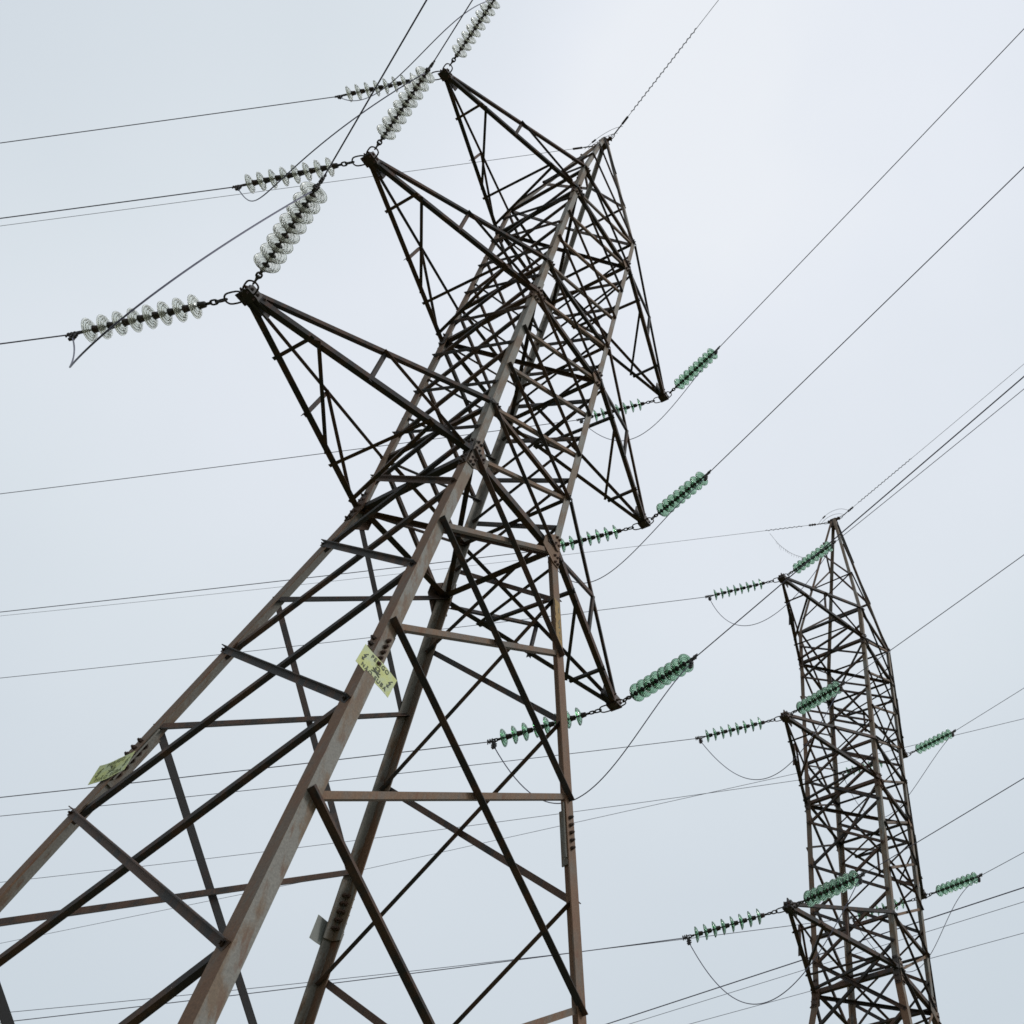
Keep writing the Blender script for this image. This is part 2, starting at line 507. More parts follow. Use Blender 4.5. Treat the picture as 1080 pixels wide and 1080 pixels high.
def make_pylon():
    root = empty('lattice_pylon')
    # legs -------------------------------------------------------------
    for s, (sx, sy) in SGN.items():
        bm = bmesh.new()
        da, db = V((-sx, 0, 0)), V((0, -sy, 0))
        segs = [(-10.9, 0.0), (0.0, 4.4), (4.4, ZTOP), (ZTOP, ZPEAK)]
        for z0, z1 in segs:
            w, t = legsize((z0 + z1) / 2)
            angle(bm, corner(s, z0), corner(s, z1), da, db, w, t, None, 1 if (s == 'R' and z1 < 1) else 0, 1 if (z1 < 1 or s == 'L') else 0)
        leg = obj('leg', bm, [M_LEG, M_LEGRUST], root)
        # bolted splice of the lower leg
        bm = bmesh.new()
        o_ = V((-sx, -sy, 0)) * 0.0165
        angle(bm, corner(s, -4.02) + o_, corner(s, -3.46) + o_, da, db, 0.122, 0.013)
        for k in range(5):
            z = -3.92 + 0.078 * k
            c = corner(s, z)
            bolt(bm, c + da * 0.07, V((0, sy, 0)), 0.019, 0.028)
            bolt(bm, c + db * 0.07, V((sx, 0, 0)), 0.019, 0.028)
            bolt(bm, c + da * 0.07 - V((0, sy, 0)) * 0.030, V((0, -sy, 0)), 0.02, 0.022)
            bolt(bm, c + db * 0.07 - V((sx, 0, 0)) * 0.030, V((-sx, 0, 0)), 0.02, 0.022)
        obj('splice_plate', bm, [M_LEG, M_BOLT], leg)
        # footing
        bm = bmesh.new()
        c = corner(s, -10.95) + V((-sx, -sy, 0)) * 0.05
        prism(bm, [V((-.45, -.45, 0)), V((.45, -.45, 0)), V((.45, .45, 0)), V((-.45, .45, 0))], c - V((0, 0, .4)), c + V((0, 0, .22)))
        obj('footing', bm, M_CONC, root)
        # step bolts up one leg
    # gussets ----------------------------------------------------------
    for s in SGN:
        fx = 'NL' if SGN[s][0] < 0 else 'RB'
        fy = 'NR' if SGN[s][1] < 0 else 'LB'
        gusset(root, s, 0.0, fx, 0.118, 0.26, 0.26, 2, 5)
        gusset(root, s, 0.0, fy, 0.27, 0.27, 0.24, 2, 5)
        for z in (4.0, 8.01):
            gusset(root, s, z, fx, 0.10, 0.15, 0.17, 1, 4)
            gusset(root, s, z, fy, 0.20, 0.17, 0.15, 2, 3)
    # lower bracing ----------------------------------------------------
    for face, (a, b), lv in (('NL', ('L', 'N'), ZNL), ('RB', ('B', 'R'), ZNL), ('NR', ('N', 'R'), ZNR), ('LB', ('L', 'B'), ZNR)):
        for i in range(len(lv) - 1):
            z0, z1 = lv[i], lv[i + 1]
            w, wi = {'NR': (0.082, 0.055), 'NL': (0.062, 0.050), 'LB': (0.080, 0.058), 'RB': (0.062, 0.046)}[face]
            bm = bmesh.new(); brace(bm, face, a, z1, b, z0, w, 0.008, True, 0.05, face == 'NR')
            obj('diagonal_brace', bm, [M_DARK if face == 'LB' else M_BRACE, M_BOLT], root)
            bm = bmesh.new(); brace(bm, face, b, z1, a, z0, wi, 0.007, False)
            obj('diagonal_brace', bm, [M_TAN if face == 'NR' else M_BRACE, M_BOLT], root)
    # upper bracing ----------------------------------------------------
    for face, (a, b), lv in (('NL', ('L', 'N'), ZNLU), ('RB', ('B', 'R'), ZNLU), ('NR', ('N', 'R'), ZNRU), ('LB', ('L', 'B'), ZNRU)):
        for i in range(len(lv) - 1):
            z0, z1 = lv[i], lv[i + 1]
            w = (0.060 if z1 < 4.6 else 0.053) * (1.0 if face in ('NR', 'NL') else 0.88)
            bm = bmesh.new(); brace(bm, face, a, z1, b, z0, w, 0.006, True, 0.025)
            obj('lattice_bar', bm, [M_BRACE, M_BOLT], root)
            bm = bmesh.new(); brace(bm, face, b, z1, a, z0, w * 0.8, 0.005, False, 0.025)
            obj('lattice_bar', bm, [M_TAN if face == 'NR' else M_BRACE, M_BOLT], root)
    # peak bracing -----------------------------------------------------
    pk = [('NL', 'L', 10.72, 'N', 9.1), ('NL', 'L', 12.25, 'N', 10.72), ('NL', 'L', 10.72, 'N', 10.72), ('NL', 'N', 10.7, 'L', 9.6),
          ('RB', 'B', 10.72, 'R', 9.1), ('RB', 'B', 12.25, 'R', 10.72), ('RB', 'B', 10.72, 'R', 10.72),
          ('NR', 'N', 10.72, 'R', 9.1), ('NR', 'N', 12.25, 'R', 10.70), ('NR', 'N', 13.5, 'R', 12.22),
          ('LB', 'B', 10.72, 'L', 9.1), ('LB', 'B', 12.22, 'L', 10.76), ('LB', 'L', 12.8, 'B', 12.2)]
    for k, (face, s1, z1, s2, z2) in enumerate(pk):
        bm = bmesh.new(); brace(bm, face, s1, z1, s2, z2, 0.048, 0.005, True, 0.05)
        obj('peak_brace', bm, [M_BRACE, M_BOLT], root)
    # horizontal beams at the arms --------------------------------------
    for z in (0.0, 1.03, 4.0, 5.03, 8.01, 9.03):
        low = z in (0.0, 4.0, 8.01)
        for face, a, b in (('NL', 'N', 'L'), ('RB', 'R', 'B'), ('NR', 'N', 'R'), ('LB', 'L', 'B')):
            bm = bmesh.new()
            w = 0.08 if (low and z < 3) else (0.068 if low else 0.055)
            n_ = FACES[face]
            P, Q = corner(a, z), corner(b, z)
            ax = (Q - P).normalized()
            P = P + ax * 0.02 - n_ * 0.02; Q = Q - ax * 0.02 - n_ * 0.02
            angle(bm, P, Q, V((0, 0, 1)), -n_, w, 0.008)
            obj('horizontal_beam', bm, M_BRACE, root)
        if low:
            # plan bracing: two crossing bars inside the square
            for a, b, dz in (('N', 'B', 0.03), ('L', 'R', -0.035)):
                bm = bmesh.new()
                P, Q = corner(a, z + dz), corner(b, z + dz)
                ax = (Q - P).normalized()
                angle(bm, P + ax * .12, Q - ax * .12, V((0, 0, -1)), ax.cross(V((0, 0, 1))), 0.055, 0.005)
                obj('plan_brace', bm, M_BRACE, root)
    # crossarms ----------------------------------------------------------
    for k, (z, zu, ll, lr) in enumerate(((0.0, 1.03, 3.46, 3.447), (4.0, 5.03, 3.454, 3.51), (8.01, 9.03, 3.455, 3.527))):
        for side in (-1, 1):
            ln = ll if side < 0 else lr
            # chord names follow the left arm; the right arm is its half-turn
            sa, sb = ('L', 'N') if side < 0 else ('R', 'B')
            fx = FACES['NL'] if side < 0 else FACES['RB']
            arm = empty('crossarm'); arm.parent = root
            tipc = V((side * (ln - 0.03), 0, z + H0))
            ya = SGN[sa][1]; yb = SGN[sb][1]
            def tp(y, dz): return tipc + V((0, 0.045 * y, dz))
            joint = 0.012
            def knee(sg, zz, y, run):
                return corner(sg, zz) + V((-side * run, y * 0.018, 0))
            A1 = knee(sa, z, ya, -0.012); B1 = knee(sb, z, yb, -0.012)
            C1 = knee(sb, zu, yb, -0.012); D1 = knee(sa, zu, ya, -0.012)
            A0, B0, C0, D0 = tp(ya, 0), tp(yb, 0), tp(yb, 0.05), tp(ya, 0.05)
            up = V((0, 0, 1))
            big = 0.072 if k == 0 else 0.066
            def member(nm, P, Q, d1, d2, w, t, run):
                b_ = bmesh.new(); angle(b_, P, Q, d1, d2, w, t)
                # bent end strapped across the side face of the leg
                E_ = Q + V((-side * run, 0, 0))
                yy = V((0, 1 if Q.y > 0 else -1, 0))
                box(b_, (Q + E_) / 2 + d1 * w * 0.5 + yy * 0.002, V((side * run * 0.5, 0, 0)), yy * 0.006, d1 * w * 0.5)
                for q in (0.55, 0.85):
                    bolt(b_, Q.lerp(E_, q) + d1 * w * 0.5 + yy * 0.008, yy, 0.017, 0.014, 0)
                obj(nm, b_, M_ARM, arm)
            member('lower_chord', A0, A1, up, V((0, -ya, 0)), big, 0.008, 0.22)
            member('lower_chord', B0, B1, up, V((0, -yb, 0)), big, 0.008, 0.22)
            member('upper_chord', C0, C1, up, V((0, -yb, 0)), 0.058, 0.007, 0.15)
            member('upper_chord', D0, D1, up, V((0, -ya, 0)), 0.040, 0.006, 0.13)
            def at(P, Q, t): return P.lerp(Q, t)
            def lat(P, Q, w=0.042, d1=None, d2=None):
                ax = (Q - P).normalized()
                e1 = orth(up, ax) if abs(ax.z) < 0.8 else orth(V((1, 0, 0)), ax)
                e2 = ax.cross(e1)
                b_ = bmesh.new(); angle(b_, P - ax * 0.02, Q + ax * 0.02, d1 or e1, d2 or e2, w, 0.005)
                obj('arm_lattice', b_, M_ARM, arm)
            dn = V((0, 0, -0.006))
            lat(at(A0, A1, 0.26) + dn, at(B0, B1, 0.26) + dn)
            lat(at(A0, A1, 0.775) + dn, at(B0, B1, 0.80) + dn)
            lat(at(B0, B1, 0.275) + dn * 2, at(A0, A1, 0.70) + dn * 2)
            lat(at(B0, B1, 0.80) + dn * 2, at(A0, A1, 0.95) + dn * 2)
            lat(at(A0, A1, 0.51), at(D0, D1, 0.54))
            lat(at(B0, B1, 0.51), at(C0, C1, 0.51))
            lat(at(D0, D1, 0.54), at(A0, A1, 0.95))
            lat(at(C0, C1, 0.51), at(B0, B1, 0.95))
            # tip: clamped plates, bolts and hanger lugs
            b_ = bmesh.new()
            X, Y, Z = V((1, 0, 0)), V((0, 1, 0)), V((0, 0, 1))
            box(b_, tipc + V((-side * 0.10, 0, 0.075)), X * 0.17, Y * 0.010, Z * 0.085)
            box(b_, tipc + V((-side * 0.08, 0.062, 0.05)), X * 0.15, Y * 0.007, Z * 0.06)
            box(b_, tipc + V((-side * 0.08, -0.062, 0.05)), X * 0.15, Y * 0.007, Z * 0.06)
            box(b_, tipc + V((side * 0.015, 0, -0.012)), X * 0.07, Y * 0.085, Z * 0.011)
            box(b_, tipc + V((side * 0.03, 0, 0.05)), X * 0.045, Y * 0.05, Z * 0.045)
            for yy in (-1, 1):
                for xx in (-0.19, -0.11, -0.03, 0.045):
                    bolt(b_, tipc + V((side * xx, yy * 0.069, 0.05 + (0.02 if xx < -.1 else -.02))), Y * yy, 0.02, 0.02)
                for xx in (-0.03, 0.05):
                    bolt(b_, tipc + V((side * xx, yy * 0.055, -0.023)), -Z, 0.018, 0.018)
                bolt(b_, tipc + V((side * 0.075, yy * 0.03, 0.05)), X * side, 0.02, 0.02)
            obj('tip_plate', b_, [M_FIT, M_BOLT], arm)
    # peak cap -----------------------------------------------------------
    bm = bmesh.new()
    c = V((0, 0, ZPEAK + H0))
    box(bm, c + V((0, 0, 0.03)), V((0.10, 0, 0)), V((0, 0.085, 0)), V((0, 0, 0.012)))
    box(bm, c + V((0, 0, 0.075)), V((0.03, 0, 0)), V((0, 0.19, 0)), V((0, 0, 0.03)))
    box(bm, c + V((0.0, 0, -0.14)), V((0.082, 0, 0)), V((0, 0.086, 0)), V((0, 0, 0.13)))
    for yy in (-0.15, -0.07, 0.07, 0.15):
        bolt(bm, c + V((0.03, yy, 0.075)), V((1, 0, 0)), 0.02, 0.02); bolt(bm, c + V((-0.03, yy, 0.075)), V((-1, 0, 0)), 0.02, 0.02)
    obj('peak_cap', bm, [M_PLATE, M_BOLT], root)
    return root

def copy_tree(o, parent=None):
    c = o.copy(); COL.objects.link(c)
    if parent is not None:
        c.parent = parent
    for ch in [x for x in list(COL.objects) if x.parent == o and x is not c]:
        copy_tree(ch, c)
    return c

near = make_pylon()
tag(near, 'near lattice steel pylon filling the left half, yellow warning signs on its legs', 'pylon', 'lattice pylons')
far = copy_tree(near)
tag(far, 'smaller lattice steel pylon standing behind at the right, without any signs', 'pylon', 'lattice pylons')
far.location = (12.262, 0.0331, -0.0824)
far.rotation_euler = (0, 0, -0.00516)

# ochre paint mark on one leg of the near pylon
bm = bmesh.new()
pa, pb = corner('R', -1.52) + V((-0.012, -0.002, 0)), corner('R', -0.84) + V((-0.012, -0.002, 0))
outl = []
for i in range(15):
    t = i / 14; outl.append(pa.lerp(pb, t) + V((-0.002 - 0.006 * rnd.random(), 0, 0)))
for i in range(14, -1, -1):
    t = i / 14; outl.append(pa.lerp(pb, t) + V((-0.118 + 0.02 * rnd.random(), 0, 0)))
A = [bm.verts.new(p) for p in outl]; B = [bm.verts.new(p + V((0, -0.0015, 0))) for p in outl]
m = len(outl)
for i in range(m): bm.faces.new((A[i], A[(i + 1) % m], B[(i + 1) % m], B[i]))
bm.faces.new(A); bm.faces.new(B[::-1])
bmesh.ops.recalc_face_normals(bm, faces=bm.faces)
pm = obj('painted_mark', bm, M_OCHRE, near)
pm['label'] = 'ochre yellow painted mark with worn dark strokes on the right leg'
bm = bmesh.new()
for (t0, t1, u0, u1) in ((0.86, 0.74, 0.035, 0.04), (0.60, 0.50, 0.03, 0.05), (0.50, 0.42, 0.05, 0.03), (0.42, 0.40, 0.03, 0.06), (0.33, 0.27, 0.04, 0.045), (0.22, 0.16, 0.045, 0.04)):
    P = pa.lerp(pb, t0) + V((-u0, -0.0035, 0)); Q = pa.lerp(pb, t1) + V((-u1, -0.0035, 0))
    ax = (Q - P).normalized(); sdv = ax.cross(V((0, -1, 0)))
    prism(bm, [sdv * 0.006, -sdv * 0.006, -sdv * 0.006 + V((0, 0.002, 0)), sdv * 0.006 + V((0, 0.002, 0))], P, Q)
obj('paint_strokes', bm, M_INK, pm)

# ------------------------------------------------------------------ warning signs
def text_mesh(txt, size, mat, parent, name='lettering'):
    cu = bpy.data.curves.new('t', 'FONT'); cu.body = txt; cu.size = size; cu.align_x = 'CENTER'; cu.align_y = 'CENTER'
    cu.extrude = 0.0006; cu.space_character = 1.22; cu.offset = 0.0008
    to = bpy.data.objects.new('t', cu); COL.objects.link(to)
    bpy.context.view_layer.update()
    dg = bpy.context.evaluated_depsgraph_get()
    me = bpy.data.meshes.new_from_object(to.evaluated_get(dg))
    bpy.data.objects.remove(to)
    me.name = name
    me.materials.clear(); me.materials.append(mat)
    o = bpy.data.objects.new(name, me); COL.objects.link(o); o.parent = parent
    return o

def poly_plate(bm, pts, z, th=0.0012):
    A = [bm.verts.new((x, y, z)) for x, y in pts]; B = [bm.verts.new((x, y, z + th)) for x, y in pts]
    m = len(pts)
    for i in range(m): bm.faces.new((A[i], A[(i + 1) % m], B[(i + 1) % m], B[i]))
    bm.faces.new(A[::-1]); bm.faces.new(B)

def warning_sign(center, right, upv, w, h, label, bend=0.0, ink=None):
    """local frame: x = reading direction, y = up, z = towards the reader"""
    ink = ink or M_INK
    right = right.normalized(); z = right.cross(upv).normalized(); y = z.cross(right)
    root = empty('warning_sign')
    root.matrix_world = Matrix(((right.x, y.x, z.x, center.x), (right.y, y.y, z.y, center.y), (right.z, y.z, z.z, center.z), (0, 0, 0, 1)))
    bm = bmesh.new()
    nx, ny = 14, 6
    def zz(x, yv): return bend * ((x / (w / 2)) ** 2) + 0.003 * math.sin(x * 21 + yv * 9)
    top = [[bm.verts.new((-w / 2 + w * i / nx, -h / 2 + h * j / ny, zz(-w / 2 + w * i / nx, -h / 2 + h * j / ny))) for j in range(ny + 1)] for i in range(nx + 1)]
    bot = [[bm.verts.new(v.co + V((0, 0, -0.002))) for v in c] for c in top]
    for i in range(nx):
        for j in range(ny):
            bm.faces.new((top[i][j], top[i + 1][j], top[i + 1][j + 1], top[i][j + 1]))
            f = bm.faces.new((bot[i][j], bot[i][j + 1], bot[i + 1][j + 1], bot[i + 1][j])); f.material_index = 1
    for i in range(nx):
        for j in (0, ny):
            bm.faces.new((top[i][j], top[i + 1][j], bot[i + 1][j], bot[i][j]))
    for j in range(ny):
        for i in (0, nx):
            bm.faces.new((top[i][j], top[i][j + 1], bot[i][j + 1], bot[i][j]))
    bmesh.ops.recalc_face_normals(bm, faces=bm.faces)
    plate = obj('plate', bm, [M_SIGN, M_SIGNBACK], root)
    def drape(o):
        for v in o.data.vertices:
            p = o.matrix_local @ v.co
            v.co.z += zz(p.x, p.y) + 0.0018
    t1 = text_mesh('PERIGO', 0.052, ink, root); t1.location = (0, h * 0.33, 0)
    t2 = text_mesh('NÃO SUBA', 0.052, ink, root); t2.location = (0, -h * 0.34, 0)
    bpy.context.view_layer.update()
    for t in (t1, t2): drape(t)
    # lightning arrows either side
    for sx in (-1, 1):
        bm = bmesh.new()
        pts = [(0.014, 0.042), (-0.018, 0.0), (0.0, 0.0), (-0.012, -0.026), (-0.022, -0.022), (-0.012, -0.046), (0.012, -0.034), (0.0, -0.030), (0.018, 0.012), (0.0, 0.012), (0.026, 0.042)]
        poly_plate(bm, [(x + sx * w * 0.38, yv + 0.008) for x, yv in pts], 0.0)
        b = obj('bolt_symbol', bm, ink, root)
        bpy.context.view_layer.update(); drape(b)
    # skull over crossed bones, as ring, sockets and bars
    bm = bmesh.new()
    def ring(cx, cy, rx, ry, k, n=20):
        o1 = [(cx + rx * math.cos(6.2832 * i / n), cy + ry * math.sin(6.2832 * i / n)) for i in range(n)]
        o2 = [(cx + (rx - k) * math.cos(6.2832 * i / n), cy + (ry - k) * math.sin(6.2832 * i / n)) for i in range(n)]
        for i in range(n):
            j = (i + 1) % n; poly_plate(bm, [o1[i], o1[j], o2[j], o2[i]], 0.0)
    ring(0, 0.012, 0.026, 0.025, 0.005)
    poly_plate(bm, [(-0.017, 0.014), (-0.006, 0.016), (-0.007, 0.005), (-0.016, 0.005)], 0.0)
    poly_plate(bm, [(0.017, 0.014), (0.016, 0.005), (0.007, 0.005), (0.006, 0.016)], 0.0)
    poly_plate(bm, [(-0.003, 0.0), (0.003, 0.0), (0, 0.007)], 0.0)
    poly_plate(bm, [(-0.014, -0.008), (0.014, -0.008), (0.012, -0.019), (-0.012, -0.019)], 0.0)
    poly_plate(bm, [(-0.046, -0.030), (0.042, 0.0), (0.044, -0.007), (-0.044, -0.037)], 0.0004)
    poly_plate(bm, [(0.046, -0.030), (0.044, -0.037), (-0.044, -0.007), (-0.042, 0.0)], 0.0008)
    bmesh.ops.recalc_face_normals(bm, faces=bm.faces)
    sk = obj('skull_symbol', bm, ink, root)
    bpy.context.view_layer.update(); drape(sk)
    tag(root, label, 'sign', 'warning signs on the near pylon')
    return root
UPV = V((0, 0, 1))
warning_sign(V((-1.363, -1.432, H0 - 3.985)), V((1, 0, -0.125)), UPV, 0.40, 0.20, 'yellow danger sign reading PERIGO NÃO SUBA across the nearest central leg')
warning_sign(V((-1.436, 1.31, H0 - 3.95)), V((0, -1, 0.03)), UPV, 0.40, 0.20, 'yellow danger sign seen at a steep slant on the outer left leg', 0.012, M_FADED)
warning_sign(V((1.34, 1.436, H0 - 3.98)), V((-1, 0, 0.02)), UPV, 0.38, 0.24, 'sign plate showing only its blank grey back behind the rear leg')

# ------------------------------------------------------------------ insulator strings
S1, PITCH, NDISC, SEND = 0.475, 0.1475, 8, 1.73
prof = [(-0.012, 0.030), (-0.010, 0.048), (-0.004, 0.070), (0.006, 0.096), (0.019, 0.1165), (0.030, 0.1255), (0.035, 0.1275), (0.040, 0.1262),
        (0.041, 0.1225), (0.035, 0.118), (0.027, 0.111), (0.027, 0.107), (0.037, 0.1045), (0.039, 0.1015), (0.036, 0.0985), (0.023, 0.0945), (0.017, 0.088),
        (0.019, 0.0835), (0.034, 0.0815), (0.036, 0.0785), (0.033, 0.0755), (0.016, 0.0715), (0.011, 0.066), (0.013, 0.0615), (0.026, 0.0595), (0.028, 0.0565), (0.025, 0.0535), (0.008, 0.050), (0.004, 0.030)]
def mesh_from(bm, name, mats, smooth=True):
    me = bpy.data.meshes.new(name); bmesh.ops.recalc_face_normals(bm, faces=bm.faces); bm.to_mesh(me); bm.free()
    for m in mats: me.materials.append(m)
    if smooth:
        for p in me.polygons: p.use_smooth = True
    return me
bm = bmesh.new(); lathe(bm, prof, 40); ME_DISC = {'clear': mesh_from(bm, 'disc', [M_CLEAR])}
bm = bmesh.new(); lathe(bm, prof, 40); ME_DISC['green'] = mesh_from(bm, 'disc', [M_GREEN])
bm = bmesh.new()
lathe(bm, [(-0.076, 0.0), (-0.076, 0.027), (-0.068, 0.033), (-0.040, 0.035), (-0.018, 0.039), (-0.002, 0.042), (0.001, 0.040), (0.001, 0.0)], 16)
lathe(bm, [(0.0, 0.0), (0.0, 0.026), (0.020, 0.024), (0.024, 0.011), (0.070, 0.011), (0.072, 0.018), (0.078, 0.016), (0.078, 0.0)], 12)
bmesh.ops.remove_doubles(bm, verts=bm.verts, dist=1e-5)
ME_CAP = mesh_from(bm, 'cap', [M_FIT])

def oval(c, ax, side, half_l, half_w, n=20):
    """stadium loop"""
    out = []
    for i in range(n):
        t = 2 * math.pi * i / n
        x = math.cos(t); y = math.sin(t)
        out.append(c + ax * (x * half_w + (half_l - half_w) * (1 if x > 0 else -1) * min(1, abs(x) * 3)) + side * (y * half_w))
    return out
bm = bmesh.new()
X, Y, Z = V((1, 0, 0)), V((0, 1, 0)), V((0, 0, 1))
tube(bm, oval(V((0.115, 0, 0)), X, Y, 0.095, 0.062, 24), 0.0095, 8, True)
tube(bm, oval(V((0.235, 0, 0)), X, Z, 0.045, 0.026, 16), 0.010, 8, True)
cyl(bm, V((0.262, 0, 0)), V((0.305, 0, 0)), 0.017, 8)
tube(bm, oval(V((0.318, 0, 0)), X, Y, 0.036, 0.024, 14), 0.010, 8, True)
cyl(bm, V((0.34, 0, 0)), V((0.40, 0, 0)), 0.016, 8)
ME_SHACKLE = mesh_from(bm, 'shackle', [M_FIT])
xe = S1 + PITCH * (NDISC - 1) + 0.075
bm = bmesh.new()
cyl(bm, V((xe - 0.005, 0, 0)), V((xe + 0.05, 0, 0)), 0.017, 8)
tube(bm, oval(V((xe + 0.075, 0, 0)), X, Z, 0.04, 0.024, 14), 0.010, 8, True)
cyl(bm, V((xe + 0.10, 0, 0)), V((SEND + 0.02, 0, 0)), 0.019, 8, 0, 0.015)
for k in range(3):
    c = V((xe + 0.115 + 0.03 * k, 0, 0))
    cyl(bm, c - Z * 0.034, c + Z * 0.030, 0.009, 6)
    bolt(bm, c + Z * 0.026, Z, 0.013, 0.010, 0)
# jumper lug hanging under the clamp
cyl(bm, V((SEND - 0.075, 0, -0.005)), V((SEND - 0.055, 0, -0.055)), 0.018, 8)
box(bm, V((SEND - 0.055, 0, -0.09)), X * 0.026, Y * 0.014, Z * 0.045)
for k in range(2):
    c = V((SEND - 0.055, 0, -0.07 - 0.035 * k)); cyl(bm, c - Y * 0.028, c + Y * 0.028, 0.010, 6)
    cyl(bm, c - X * 0.042, c + X * 0.036, 0.010, 6)
ME_CLAMP = mesh_from(bm, 'dead_end_clamp', [M_FIT], False)

def dirv(az, el): return V((math.cos(el) * math.cos(az), math.cos(el) * math.sin(az), math.sin(el)))
TIPS = {'1T1L': (-3.46, 0, 0), '1T1R': (3.447, 0, 0), '1T2L': (-3.454, 0, 4), '1T2R': (3.51, 0, 4), '1T3L': (-3.455, 0, 8.01), '1T3R': (3.527, 0, 8.01),
        '2T1L': (8.802, .051, -.082), '2T1R': (15.709, .015, -.082), '2T2L': (8.808, .051, 3.918), '2T2R': (15.772, .015, 3.918), '2T3L': (8.808, .051, 7.927), '2T3R': (15.789, .015, 7.927)}
def tip(k): return V(TIPS[k]) + V((0, 0, H0))
LV = {'1': 'lowest', '2': 'middle', '3': 'top'}
def arm_words(k):
    return '%s %s arm of the %s pylon' % (LV[k[2]], 'left' if k[3] == 'L' else 'right', 'near' if k[0] == '1' else 'far')

def string(k, way, azel):
    d = dirv(*azel)
    y = V((0, 0, 1)).cross(d).normalized(); z = d.cross(y)
    P = tip(k)
    root = empty('insulator_string')
    root.matrix_world = Matrix(((d.x, y.x, z.x, P.x), (d.y, y.y, z.y, P.y), (d.z, y.z, z.z, P.z), (0, 0, 0, 1)))
    kind = 'clear' if (k[0] == '1' and k[3] == 'L') else 'green'
    def part(nm, me, par, x=0.0, rot=0.0):
        o = bpy.data.objects.new(nm, me); COL.objects.link(o); o.parent = par; o.location = (x, 0, 0); o.rotation_euler = (rot, 0, 0); return o
    part('shackle', ME_SHACKLE, root)
    for i in range(NDISC):
        dd = part('disc', ME_DISC[kind], root, S1 + PITCH * i, rnd.random() * 6.28)
        dd.rotation_euler = (dd.rotation_euler.x, rnd.uniform(-0.03, 0.03), rnd.uniform(-0.03, 0.03))
        part('cap', ME_CAP, dd)
    part('dead_end_clamp', ME_CLAMP, root)
    tag(root, '%s glass insulators reaching %s from the %s' % ('pale' if kind == 'clear' else 'green', 'left' if way == 'a' else 'up right', arm_words(k)), 'insulator', 'glass insulator strings')
    return root

def wire_path(P0, az, el, k, s0, s1, n):
    h = V((math.cos(az), math.sin(az), 0)); te = math.tan(el)
    out = []
    for i in range(n + 1):
        s = s0 + (s1 - s0) * (i / n) ** 1.6
        out.append(P0 + h * s + V((0, 0, te * s + k * s * s)))
    return out

def strand(name, pts, r, mat, label, cat, group, n=6):
    bm = bmesh.new(); tube(bm, pts, r, n)
    o = obj(name, bm, mat, None, True)
    return tag(o, label, cat, group)

for k in TIPS:
    if k == '2T1R': continue
    for way, sk, wk in (('a', 'sa', 'wa'), ('b', 'sb', 'wb')):
        string(k, way, FIT[sk][k])
        P0 = tip(k) + dirv(*FIT[sk][k]) * SEND
        strand('conductor', wire_path(P0, FIT[wk][k][0], FIT[wk][k][1], 0.001, 0.0, 90.0, 60), 0.0072, M_WIRE,
               'thin conductor running %s from the %s' % ('left' if way == 'a' else 'up right', arm_words(k)), 'power line', 'conductors')
    a, u, v, b = [V(p) + V((0, 0, H0)) for p in FIT['jb'][k]]
    pts = []
    for i in range(49):
        t = i / 48
        pts.append(a * (1 - t) ** 3 + u * (3 * (1 - t) ** 2 * t) + v * (3 * (1 - t) * t * t) + b * t ** 3)
    strand('jumper_cable', pts, 0.0070, M_WIRE, 'slack jumper cable looping beneath the ' + arm_words(k), 'cable', 'jumper cables')

# ------------------------------------------------------------------ earth wires at the peaks
PEAKS = {'1': V((0, 0, ZPEAK + H0 + 0.07)), '2': V((12.262, 0.0331, ZPEAK + H0 - 0.0824 + 0.07))}
EW = {('1', 'a'): (1.91986, -0.0384, None, 0.50), ('1', 'b'): (4.32493, -0.04538, (0.80, 3.15), 0.58),
      ('2', 'a'): (1.91637, -0.03142, (0.75, 1.85), 0.50), ('2', 'b'): (4.32493, -0.04887, (0.80, 2.9), 0.50)}
for (tw, way), (az, el, helix, cl) in EW.items():
    P0 = PEAKS[tw] + V((0, 0.17 if way == 'a' else -0.17, -0.02))
    wd = 'near' if tw == '1' else 'far'
    pts = wire_path(P0, az, el, 0.0008, 0.0, 90.0, 70)
    root = empty('earth_wire')
    bm = bmesh.new(); tube(bm, pts, 0.0055, 6); obj('wire', bm, M_EARTH, root, True)
    d = dirv(az, el)
    bm = bmesh.new()
    tube(bm, oval(P0 + d * 0.07, d, d.cross(V((0, 0, 1))).normalized(), 0.06, 0.03, 16), 0.008, 6, True)
    cyl(bm, P0 + d * 0.12, P0 + d * (cl - 0.16), 0.014, 8)
    cyl(bm, P0 + d * (cl - 0.14), P0 + d * (cl + 0.08), 0.024, 8)
    for q in range(3):
        c = P0 + d * (cl - 0.10 + 0.07 * q); cyl(bm, c - V((0, 0, 0.05)), c + V((0, 0, 0.05)), 0.012, 6)
    obj('clamp', bm, M_FIT, root)
    if helix:
        h0, h1 = helix
        side = d.cross(V((0, 0, 1))).normalized(); upv = side.cross(d)
        hp = []
        steps = int((h1 - h0) / 0.014)
        for i in range(steps + 1):
            s = h0 + (h1 - h0) * i / steps
            c = P0 + V((math.cos(az), math.sin(az), 0)) * s + V((0, 0, math.tan(el) * s + 0.0008 * s * s))
            ang = s * 2 * math.pi / 0.135
            hp.append(c + (side * math.cos(ang) + upv * math.sin(ang)) * 0.017)
        bm = bmesh.new(); tube(bm, hp, 0.0065, 5); obj('spiral_damper', bm, M_EARTH, root, True)
    tag(root, 'thin earth wire running %s from the peak of the %s pylon' % ('left' if way == 'a' else 'up right', wd), 'power line', 'earth wires')
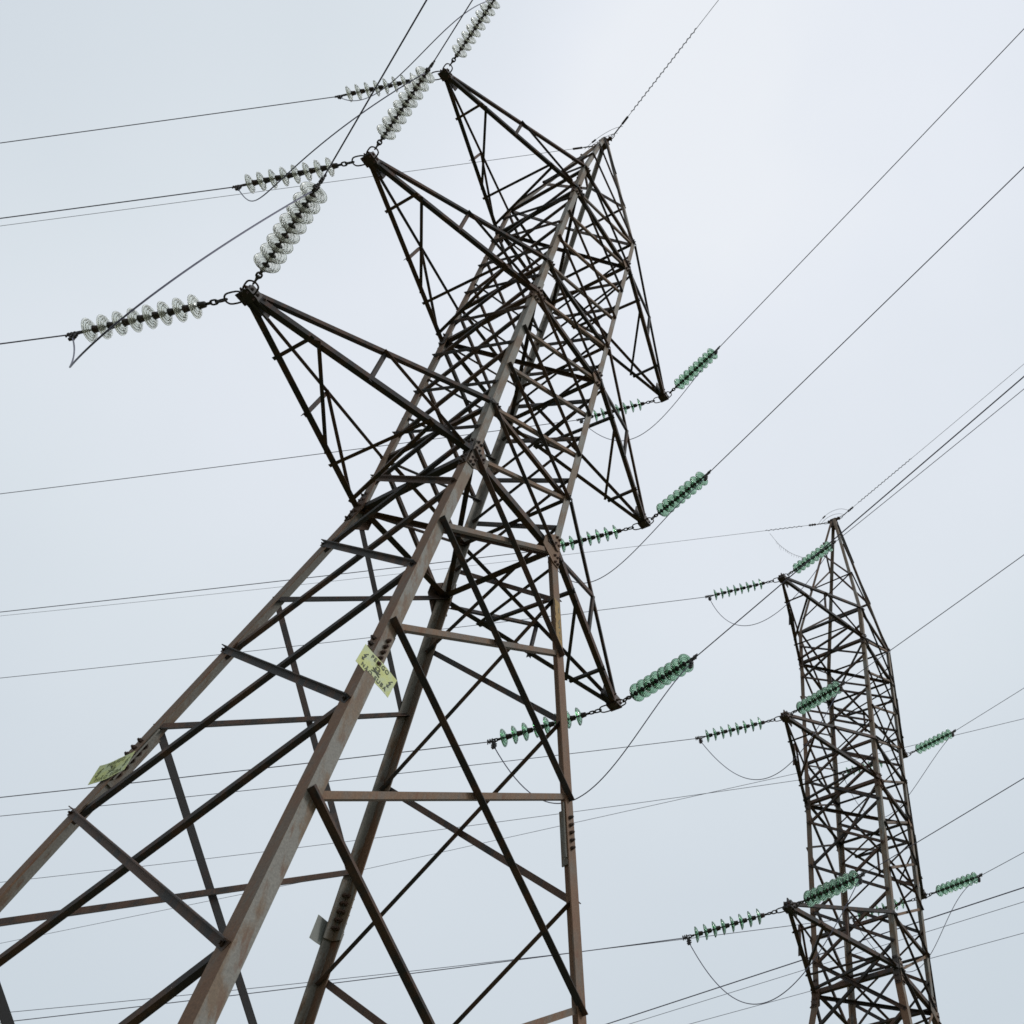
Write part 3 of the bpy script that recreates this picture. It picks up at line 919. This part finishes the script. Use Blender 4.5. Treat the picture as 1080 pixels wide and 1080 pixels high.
# bonding loops over the peaks
for tw in '12':
    P = PEAKS[tw]
    da, db = dirv(*EW[(tw, 'a')][:2]), dirv(*EW[(tw, 'b')][:2])
    root = empty('bonding_loop')
    for hgt, e0, e1 in ((0.34, 0.34, 0.42), (0.22, 0.26, 0.22)):
        a = P + V((0, .17, 0)) + da * e0; b = P + V((0, -.17, 0)) + db * e1
        pts = []
        for i in range(25):
            t = i / 24; pts.append(a.lerp(b, t) + V((0.05, 0, hgt * (1 - abs(2 * t - 1) ** 2.2))))
        bm = bmesh.new(); tube(bm, pts, 0.005, 5); obj('strand', bm, M_EARTH, root, True)
        if hgt > 0.3:
            bm = bmesh.new(); cyl(bm, pts[4], pts[6], 0.02, 8); obj('clamp', bm, M_FIT, root)
    tag(root, 'small arched bonding loop over the peak of the %s pylon' % ('near' if tw == '1' else 'far'), 'cable', 'bonding loops')

# frayed strand dangling from the far earth wire
base = [V((11.62, 1.78, 13.55)), V((11.71, 1.53, 12.99)), V((11.83, 1.21, 12.56)), V((11.96, 0.84, 12.30)), V((12.03, 0.65, 12.15))]
base = [p + V((0, 0, H0)) for p in base]
pts = []
for i in range(len(base) - 1):
    for j in range(6): pts.append(base[i].lerp(base[i + 1], j / 6))
pts.append(base[-1])
for _ in range(3): pts = [pts[0]] + [(pts[i - 1] + pts[i] * 2 + pts[i + 1]) / 4 for i in range(1, len(pts) - 1)] + [pts[-1]]
bm = bmesh.new(); tube(bm, pts, 0.0045, 5)
for i in range(4, len(pts)):
    for q in range(2):
        d = V((rnd.uniform(-.3, .3), rnd.uniform(-.3, .3), -1)).normalized()
        cyl(bm, pts[i], pts[i] + d * rnd.uniform(0.05, 0.14), 0.0025, 4)
o = obj('frayed_strand', bm, M_EARTH, None)
tag(o, 'wispy frayed strand dangling from the earth wire left of the far pylon peak', 'cable')

# ------------------------------------------------------------------ wires of another line passing behind
def line_through(name, pts, r, label, ext=70):
    P, Q = V(pts[0]), V(pts[-1])
    ax = (Q - P); ax.normalize()
    if len(pts) == 2:
        full = [P - ax * ext, P, Q, Q + ax * ext]
    else:
        a0 = (V(pts[0]) - V(pts[1])).normalized(); a1 = (V(pts[-1]) - V(pts[-2])).normalized()
        full = [V(pts[0]) + a0 * ext, V(pts[0])] + [V(p) for p in pts[1:-1]] + [V(pts[-1]), V(pts[-1]) + a1 * ext]
    dense = []
    for i in range(len(full) - 1):
        for j in range(10): dense.append(full[i].lerp(full[i + 1], j / 10))
    dense.append(full[-1])
    strand(name, dense, r, M_WIRE, label, 'power line', 'wires of the line behind')
up = H0
line_through('distant_wire', [(25.77, 15.67, 9 + up), (24.69, -0.41, 9 + up)], 0.019, 'darkest of the sloping wires passing behind the far pylon at lower right')
line_through('distant_wire', [(26.12, 14.3, 9 + up), (25.45, -0.15, 9 + up)], 0.009, 'faint sloping wire just below the darkest one behind the far pylon')
line_through('distant_wire', [(27.18, 12.77, 9 + up), (27.18, 0.45, 9 + up)], 0.009, 'lowest faint sloping wire behind the far pylon in the lower right corner')
line_through('distant_wire', [(18.51, 43.9, 16 + up), (21.7, 25.78, 16 + up), (24.48, 7.29, 16 + up), (25.58, -1.58, 16 + up)], 0.010, 'long faint wire rising gently across the lower half behind both pylons')
